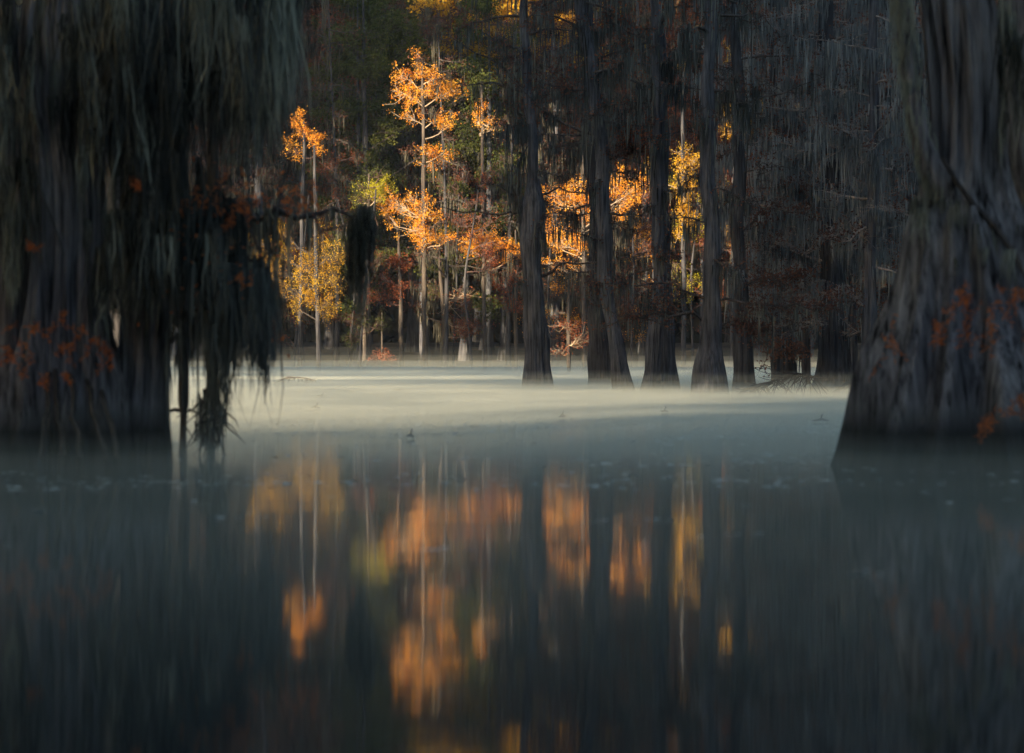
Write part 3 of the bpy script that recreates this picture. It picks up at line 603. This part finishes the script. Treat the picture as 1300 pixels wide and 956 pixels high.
young(72, [(473, 616, 6), (400, 615, 5), (250, 613, 4.5), (150, 612, 4)], 18, [(612, 130, 10, 8, 8, 5), (605, 142, 8, 6, 7, 6), (620, 150, 8, 6, 7, 6), (606, 152, 6, 5, 6, 6),
      (600, 300, 15, 11, 22, 14), (612, 296, 14, 14, 20, 12), (595, 312, 12, 7, 12, 10), (645, 310, 14, 11, 22, 14), (655, 318, 12, 9, 14, 12), (630, 305, 13, 9, 14, 10), (628, 160, 14, 14, 10, 3)],
      'pale-stemmed young tree with two glowing orange tufts, right of the tallest bright one', Y=YF)
young(73, [(473, 566, 5), (400, 563, 5), (330, 558, 4)], 8, [(590, 370, 24, 7, 20, 2), (572, 385, 14, 14, 12, 2), (585, 412, 16, 10, 14, 6)], 'small leaning leafless sapling with pale fanning twigs under the bright trees', 'rust', Y=YF + 1)
young(74, [(478, 742, 6), (350, 741, 6), (200, 740, 5)], 17, [(720, 300, 16, 12, 24, 10), (738, 308, 14, 10, 20, 10), (742, 248, 16, 14, 26, 14), (722, 245, 14, 12, 20, 10), (750, 262, 12, 12, 20, 14), (705, 245, 12, 10, 12, 8), (708, 300, 10, 10, 12, 8), (696, 298, 8, 8, 8, 8), (735, 228, 16, 9, 12, 6),
      (785, 230, 10, 20, 24, 10), (792, 262, 12, 18, 22, 10), (812, 235, 10, 16, 18, 10), (802, 250, 9, 20, 14, 8), (700, 330, 16, 10, 12, 5), (735, 340, 20, 14, 16, 4)],
      'bright orange young cypress glowing behind the dark forked and leaning trunks', Y=YF - 2)
young(75, [(473, 868, 6), (350, 868, 6), (150, 867, 5)], 19, [(865, 212, 12, 14, 22, 12), (872, 235, 12, 14, 24, 14), (868, 255, 12, 14, 24, 14), (872, 275, 12, 14, 22, 12), (862, 292, 10, 10, 12, 8), (880, 200, 8, 12, 12, 8), (868, 185, 12, 10, 12, 6), (862, 75, 8, 7, 8, 8), (820, 210, 8, 14, 12, 8)],
      'glowing golden yellow tree seen between the split-footed and bell-based trunks', 'gold', Y=YF, bark='bark_dark')
young(76, [(473, 930, 6), (300, 931, 6), (120, 932, 5)], 20, [(922, 140, 8, 16, 18, 9), (924, 160, 8, 10, 14, 9), (950, 160, 10, 10, 18, 9), (955, 145, 9, 9, 10, 8), (942, 100, 10, 12, 10, 6), (955, 100, 8, 8, 8, 6), (920, 290, 8, 18, 16, 7), (918, 240, 7, 16, 10, 6), (925, 60, 10, 16, 8, 6), (962, 135, 8, 10, 8, 6)],
      'yellow-leaved tree showing in gaps right of the bell-based trunk', 'gold', Y=YF + 3, bark='bark_dark')
young(77, [(473, 405, 6), (350, 402, 6), (250, 400, 5)], 14, [(390, 330, 12, 20, 36, 9), (405, 350, 12, 20, 40, 9), (395, 372, 12, 16, 34, 9), (415, 385, 12, 18, 30, 9), (425, 345, 8, 24, 24, 8), (430, 320, 8, 26, 20, 5), (415, 320, 10, 22, 22, 6), (375, 385, 10, 16, 16, 6), (325, 300, 12, 20, 18, 7), (360, 360, 10, 16, 16, 6), (380, 350, 8, 14, 16, 8), (345, 330, 14, 12, 26, 9), (335, 320, 10, 10, 16, 9), (355, 318, 10, 12, 16, 9), (355, 290, 9, 12, 10, 8), (410, 300, 12, 14, 14, 6), (402, 275, 10, 8, 8, 5), (340, 340, 10, 8, 12, 7)],
      'amber-leaved tree glowing through moss strands at left of the far shore', 'gold', Y=YF - 4, bark='bark_dark', twig='twig', leaf_size=0.075)
young(78, [(473, 462, 5), (350, 464, 5), (260, 468, 4)], 12.5, [(480, 236, 16, 8, 26, 16), (468, 240, 14, 8, 20, 14), (488, 228, 10, 8, 12, 12), (455, 250, 12, 7, 8, 6), (484, 246, 12, 6, 12, 8)],
      'small yellow-green leafed tree left of the tallest bright cypress', 'yellowgreen', Y=YF + 2)
young(84, [(474, 468, 8), (300, 466, 7), (100, 462, 6)], 24, [(430, 40, 30, 16, 30, 22), (500, 30, 34, 16, 36, 22), (470, 80, 34, 16, 36, 22), (530, 60, 30, 14, 26, 20), (440, 130, 26, 16, 26, 18), (500, 150, 34, 20, 34, 20), (590, 165, 26, 18, 26, 18), (470, 195, 26, 14, 22, 16), (600, 110, 20, 14, 16, 16), (410, 90, 22, 16, 20, 18)],
      'dark green leafy tree filling the upper left of the wood behind the tallest bright cypress', 'green', Y=YF + 7, bark='bark_dark', twig='twig', leaf_size=0.13)
young(79, [(474, 485, 5), (460, 485, 4), (450, 485, 3)], 2.2, [(485, 445, 10, 6, 20, 9), (475, 455, 10, 5, 14, 9), (497, 456, 10, 5, 14, 9), (485, 460, 14, 5, 14, 8)], 'low red-orange bush at the waterline of the far shore', 'rust', Y=YF + 3)
young(80, [(473, 510, 6), (350, 508, 5), (300, 506, 4)], 10, [(500, 325, 14, 6, 22, 10), (512, 332, 14, 7, 20, 9), (485, 345, 16, 8, 10, 5), (505, 362, 16, 8, 22, 7), (490, 372, 20, 8, 18, 6)], 'dull red-leaved small tree beneath the tallest bright cypress', 'rust', twig='twig_red', Y=YF + 1)
young(81, [(473, 380, 5), (250, 384, 5), (180, 386, 4)], 15.5, [(380, 152, 8, 12, 16, 10), (386, 162, 8, 8, 12, 9), (400, 170, 10, 5, 12, 9), (375, 145, 6, 8, 6, 8), (405, 182, 8, 8, 8, 6), (372, 182, 14, 14, 16, 6)], 'tree with a small orange-red spray high at left beside the moss curtain', 'orange', Y=YF, twig='twig_red', bark='bark_dark')
young(82, [(474, 655, 5), (400, 655, 5), (340, 655, 4)], 9, [(640, 370, 20, 14, 26, 7), (655, 385, 20, 10, 20, 6), (630, 355, 12, 10, 10, 6), (650, 345, 14, 12, 12, 6)], 'red-brown small tree under the orange tufts left of the forked cypress', 'rust', twig='twig_red', Y=YF)
young(83, [(474, 722, 5), (400, 722, 5), (395, 722, 4)], 6, [(735, 425, 22, 12, 26, 5), (720, 410, 20, 10, 18, 5), (710, 440, 16, 10, 14, 3)], 'brown twiggy shrub tree between forked and leaning trunks', 'rust', twig='twig_pale', Y=140)

fr = random.Random(77)
fill = [(372, 'rust', 'rust-needled low tree at left of the far shore'), (440, 'rust', 'rust-needled low tree between the amber tree and the tallest bright cypress'), (575, 'green', 'olive-green low tree just right of the tallest bright cypress stem'),
        (600, 'rust', 'russet low tree below the two glowing orange tufts'), (700, 'orange', 'orange-brown low tree directly right of the dark forked cypress'), (800, 'rust', 'russet low tree behind the leaning trunk'),
        (820, 'orange', 'orange-brown low tree left of the split-footed cypress'), (880, 'yellowgreen', 'olive-yellow low tree left of the bell-based trunk'), (925, 'rust', 'russet low tree right of the bell-based trunk'), (455, 'green', 'olive low tree behind the thick dark moss beard')]
for i_, (px, lf, lab) in enumerate(fill):
    cl = [(px + fr.uniform(-30, 30), fr.uniform(190, 425), fr.uniform(10, 20), fr.uniform(7, 15), fr.randint(10, 20), fr.randint(3, 8)) for _ in range(13)]
    young(600 + i_, [(474, px, 3.5), (350, px + fr.uniform(-14, 14), 3), (250, px + fr.uniform(-24, 24), 2)], 11.5, cl, lab, lf, Y=YF + fr.uniform(-3, 5), bark='bark_dark', twig='twig_red', leaf_size=0.085)

# ------------------------------------------------------------------ the shadowed wood behind the far shore: prototypes and copies
def proto(seed, H, r0, leafm, label, group, leaf_n, moss_rate, z0, nl, L0, L1, sub=5, subsub=4, leaf_size=0.13, twig='twig', bark='bark', moss_len=1.6, name='bald_cypress'):
    t = Tree(seed); t.straight_trunk(H, r0); t.leaf_n = leaf_n; t.leaf_size = leaf_size; t.leaf_spread = 0.34; t.moss_rate = moss_rate; t.moss_len = moss_len; t.moss_w = 0.05; t.twig_r = 0.018
    t.aspect = 0.55; t.limbs(z0, H * 0.97, nl, L0, L1, 0.08, sub=sub, subsub=subsub)
    return t.finish(name, label, group, bark, leafm, twig, 'moss_far')
P = [
    proto(101, 33, 0.34, 'brown', 'dark moss-hung cypress standing in the shadowed wood behind the far shore', 'shadowed moss-hung cypresses of the far wood', 12, 3.4, 3.5, 52, 4.2, 2.0),
    proto(102, 30, 0.26, 'brown', 'dark moss-hung cypress standing in the shadowed wood behind the far shore', 'shadowed moss-hung cypresses of the far wood', 10, 3.8, 2.5, 50, 3.6, 1.8, moss_len=2.0),
    proto(103, 31, 0.30, 'rust', 'rust-brown needled cypress in shade within the far wood', 'rust-brown cypresses of the far wood', 26, 1.6, 5, 46, 4.2, 2.0),
    proto(104, 29, 0.28, 'green', 'dark green leafy tree in shade within the far wood', 'dark green trees of the far wood', 36, 0.9, 5, 46, 4.4, 2.4, leaf_size=0.17, name='green_tree'),
    proto(105, 24, 0.15, 'brown', 'thin bare grey stem rising from the far shoreline into shade', 'thin stems along the far shore', 3, 1.0, 6, 26, 2.6, 1.2, bark='bark_dark'),
    proto(106, 34, 0.30, 'gold', 'tall yellow-leaved tree whose top catches light high behind the wood', 'yellow crowns high behind the wood', 16, 0.3, 19, 22, 3.6, 2.0, leaf_size=0.26, name='yellow_tree'),
]
rng = random.Random(5)
used = set()
def place(k, px, Y, s=1.0):
    o = P[k] if k not in used else copy_tree(P[k]); used.add(k)
    z = float(bank(np.array((px - 650) / FPX * Y), np.array(Y))); z = max(z, 0) if Y > 163 else 0
    o.location = ((px - 650) / FPX * Y, Y, z); o.rotation_euler = (0, 0, rng.uniform(0, 6.28)); o.scale = (s, s, s * rng.uniform(0.95, 1.05))
for px in (425, 560, 640, 1030): place(4, px + rng.uniform(-6, 6), 160 + rng.uniform(-2, 5), rng.uniform(0.8, 1.1))
for px in range(240, 1240, 74):                        # first row, along the water
    k = rng.choice([0, 1, 1, 0, 2]); 
    if 450 < px < 620: k = rng.choice([3, 3, 1])
    place(k, px + rng.uniform(-20, 20), 166 + rng.uniform(-2, 4), rng.uniform(0.85, 1.1))
for px in range(120, 1320, 70):
    k = rng.choice([0, 1, 2, 2, 3])
    if 400 < px < 600: k = rng.choice([3, 3, 2])
    place(k, px + rng.uniform(-20, 20), 178 + rng.uniform(-4, 4), rng.uniform(0.9, 1.15))
for px in range(80, 1340, 76): place(rng.choice([0, 1, 2, 3, 0]), px + rng.uniform(-20, 20), 192 + rng.uniform(-4, 5), rng.uniform(0.95, 1.2))
for px in (590, 690, 745, 640): place(5, px, 172 + rng.uniform(-2, 3), 1.0)

# ------------------------------------------------------------------ far-off wood, and unseen leaf screens added round the lake to shade it
def wood(name, pts_fn, n, size, label, seed):
    rs = np.random.RandomState(seed); b = Buf(); p = pts_fn(rs, n)
    m = len(p); d = rs.normal(size=(m, 3)); d /= np.linalg.norm(d, axis=1)[:, None]; e = np.cross(d, rs.normal(size=(m, 3))); e /= np.linalg.norm(e, axis=1)[:, None]
    s_ = size * rs.uniform(0.6, 1.4, m)[:, None]
    v = np.stack([p - d * s_ * .5, p + e * s_ * .4 + d * s_ * .1, p + d * s_ * .5, p - e * s_ * .4 + d * s_ * .05], 1); b.add(v, np.arange(m * 4).reshape(m, 4))
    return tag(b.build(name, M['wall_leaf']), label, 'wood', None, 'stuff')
def far_pts(rs, n):
    x = rs.uniform(-95, 95, n); y = 206 + rs.uniform(0, 16, n); top = 44 + 4 * np.sin(x * 0.31) + 3 * np.sin(x * 0.83); z = top * rs.uniform(0, 1, n) ** 1.05
    return np.stack([x, y, z], 1)
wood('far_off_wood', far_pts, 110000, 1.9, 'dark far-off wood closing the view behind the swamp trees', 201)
A, E = R(SUN_AZ), R(SUN_EL); tE = math.tan(E)
def uv(x, y, z): return x * math.cos(A) - y * math.sin(A), z - 0 + (x * math.sin(A) + y * math.cos(A)) * tE
wins = [(486, 66, 590, 200, YF), (478, 232, 580, 316, YF), (584, 272, 664, 326, YF), (596, 122, 630, 160, YF), (690, 216, 832, 322, YF - 2), (852, 186, 888, 306, YF),
        (912, 126, 968, 178, YF + 3), (906, 222, 930, 312, YF + 3), (318, 276, 436, 396, YF - 4), (448, 222, 500, 256, YF + 2), (368, 136, 412, 186, YF), (852, 66, 876, 84, YF), (520, -80, 770, 16, 172), (475, 440, 500, 460, YF + 3), (560, 362, 620, 380, YF + 1)]
rects = []
for a, b, c, d, Y in wins:
    us, vs = zip(*[uv(*W(px, py, Y)) for px in (a, c) for py in (b, d)]); rects.append((min(us) - 0.9, max(us) + 0.9, min(vs) - 0.5, max(vs) + 0.9))
def vline(u, y0, z0): return z0 + ((u + y0 * math.sin(A)) / math.cos(A) * math.sin(A) + y0 * math.cos(A)) * tE    # height of the beam that reaches z0 at distance y0
def soft_shade(u, v):
    """density of the added thin screen that passes part of the sun; -1 where the dense screen blocks it"""
    top = np.where(u < -60, vline(u, 160, 0.7), np.where(u < -46, vline(u, 88, 0.0), np.where(u < -36, vline(u, 77, 0.0), np.where(u < -24.5, vline(u, 69, 0.0), np.where(u < -20, vline(u, 46, 0.1), vline(u, 37, 0.1))))))
    low = (u > -114) & (u < -17.2) & (v < top) & (v > vline(u, 23, -0.5))
    od = np.where(low, np.interp(u, [-114, -60, -46, -30, -24, -17.2], [0.6, 0.5, 0.65, 0.5, 0.3, 0.3]), -1.0)
    glow = (u > -116) & (u < -62) & (v > vline(u, 158, 4.6)) & (v < vline(u, 158, 14.5))
    return np.where(glow & ~low, 1.3, od)
def thin_pts(rs, n):
    p = rs.uniform(-118, -16.5, n); s_ = -30 + 90 * (-p / 150) + rs.uniform(-5, 5, n)
    x = p * math.cos(A) + s_ * math.sin(A); y = -p * math.sin(A) + s_ * math.cos(A); z = rs.uniform(0, 30, n)
    u, v = uv(x, y, z); od = soft_shade(u, v); keep = rs.uniform(0, 4.2, n) < od
    for a, b, c, d in rects: keep &= ~((u > a) & (u < b) & (v > c) & (v < d))
    keep &= ~((np.abs(x) < (y * 0.2 + 2.0)) & (y > 0))
    return np.stack([x, y, z], 1)[keep]
def left_pts(rs, n):
    p = rs.uniform(-165, 14, n); s_ = -30 + 90 * (-p / 150) + rs.uniform(-7, 7, n)
    x = p * math.cos(A) + s_ * math.sin(A); y = -p * math.sin(A) + s_ * math.cos(A); z = 46 * rs.uniform(0, 1, n) ** 0.95
    q = np.stack([x, y, z], 1); u, v = uv(x, y, z); keep = np.ones(n, bool)
    for a, b, c, d in rects: keep &= ~((u > a) & (u < b) & (v > c) & (v < d))
    def vline(y0, z0): return z0 + ((u + y0 * math.sin(A)) / math.cos(A) * math.sin(A) + y0 * math.cos(A)) * tE    # height of the beam that reaches z0 at distance y0
    keep &= ~(soft_shade(u, v) >= 0)
    keep &= ~((np.abs(x) < (y * 0.2 + 2.5)) & (y > 0))
    return q[keep]
wood('left_sun_screen', left_pts, 80000, 2.2, 'unseen leaf screen added at left, its gaps shaping the sunlight', 202)  # out-of-view leaf cards, added to block the sun except through chosen gaps
wood('left_thin_sun_screen', thin_pts, 130000, 0.75, 'unseen thin leaf screen added at left to let part of the sun through', 206)  # smaller out-of-view cards, added to dim the sun on mist and far trees
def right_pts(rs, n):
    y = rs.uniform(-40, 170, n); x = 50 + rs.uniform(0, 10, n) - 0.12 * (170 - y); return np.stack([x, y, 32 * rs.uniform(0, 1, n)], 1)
wood('right_shade_screen', right_pts, 22000, 1.6, 'unseen leaf screen added at right to shade the swamp', 203)  # out of view, added to shade the scene from the right
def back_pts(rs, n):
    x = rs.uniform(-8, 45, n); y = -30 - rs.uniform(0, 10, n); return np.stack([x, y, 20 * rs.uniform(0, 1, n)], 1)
wood('rear_shade_screen', back_pts, 12000, 1.6, 'unseen leaf screen added behind the viewpoint to shade the swamp', 204)  # out of view, added to cut the sky light from behind

# ------------------------------------------------------------------ small things on the water
def floating_twig(px, py, wpx, label, seed, tilt=0.0):
    rs = np.random.RandomState(seed); Y = Ybase(py); L = wpx / FPX * Y; base = np.array([(px - 650) / FPX * Y, Y, 0.01]); b = Buf()
    n = 7; x = np.linspace(-L / 2, L / 2, n); pts = np.stack([x, rs.normal(0, 0.03, n) + tilt * x, np.abs(rs.normal(0, 0.012, n)) + 0.012], 1)
    b.tube(pts, [0.006, 0.014, 0.018, 0.018, 0.016, 0.012, 0.005], 6)
    b.tube(np.array([pts[3], pts[3] + [L * .1, 0.08, 0.05], pts[3] + [L * .16, 0.12, 0.08]]), [0.01, 0.008, 0.003], 5)
    o = b.build('floating_twig', M['twig'], None); o.data.transform(__import__('mathutils').Matrix.Identity(4)); o.location = base
    tag(o, label, 'twig', 'twigs afloat on the lake')
floating_twig(506, 492.5, 16, 'small dark twig afloat near the bright far mist band, below the bright trees', 301)
floating_twig(408, 500, 16, 'dark twig afloat left of lake centre, the longer of the left pair', 302, -0.6)
floating_twig(401, 515, 12, 'short dark twig afloat left, nearest below the longer left twig', 303)
floating_twig(844, 520, 10, 'small twig afloat in front of the split-footed cypress', 304)
floating_twig(1042, 532, 24, 'slanting twig afloat close left of the massive right buttress', 305, 0.8)
floating_twig(714, 527, 9, 'short twig afloat between forked trunk and camera', 306)
floating_twig(521, 553, 10, 'lone small twig afloat at the near edge of the pale water', 307)
rs = np.random.RandomState(9)
b = Buf(); pts = []
for _ in range(520):
    py = rs.choice([rs.normal(528, 12), rs.normal(543, 5), rs.uniform(495, 620)], p=[0.5, 0.25, 0.25])
    if py < 492: continue
    Y = Ybase(py); cx = rs.uniform(-1.15, 1.15) * Y * 650 / FPX; n = rs.randint(4, 22)
    pts.append(np.stack([cx + rs.normal(0, 0.45, n), Y + rs.normal(0, 0.25, n), 0.006 + 0 * np.zeros(n)], 1))
for _ in range(26):
    Y = rs.uniform(10, 26); cx = rs.uniform(-1.1, 1.1) * Y * 650 / FPX; n = rs.randint(1, 7)
    pts.append(np.stack([cx + rs.normal(0, 0.1, n), Y + rs.normal(0, 0.15, n), 0.006 + np.zeros(n)], 1))
c = np.concatenate(pts); n = len(c); r = rs.uniform(0.012, 0.045, n); th = rs.uniform(0, 6.28, n)
v = np.stack([c + np.stack([np.cos(th + k * math.pi / 2) * r * (1.5 if k % 2 else 0.8), np.sin(th + k * math.pi / 2) * r * (1.5 if k % 2 else 0.8), rs.uniform(-0.002, 0.006, n)], 1) for k in range(4)], 1)
b.add(v, np.arange(n * 4).reshape(n, 4))
M['float'] = leaf_mat('pale_floating_leaves', [(0.35, 0.36, 0.30), (0.75, 0.76, 0.66)], 0.1, 3)
tag(b.build('floating_leaves', M['float']), 'pale specks of leaf and duckweed drifting in lines on the water', 'leaves', None, 'stuff')
print('meshes', len(bpy.data.meshes), 'faces', sum(len(m.polygons) for m in bpy.data.meshes))
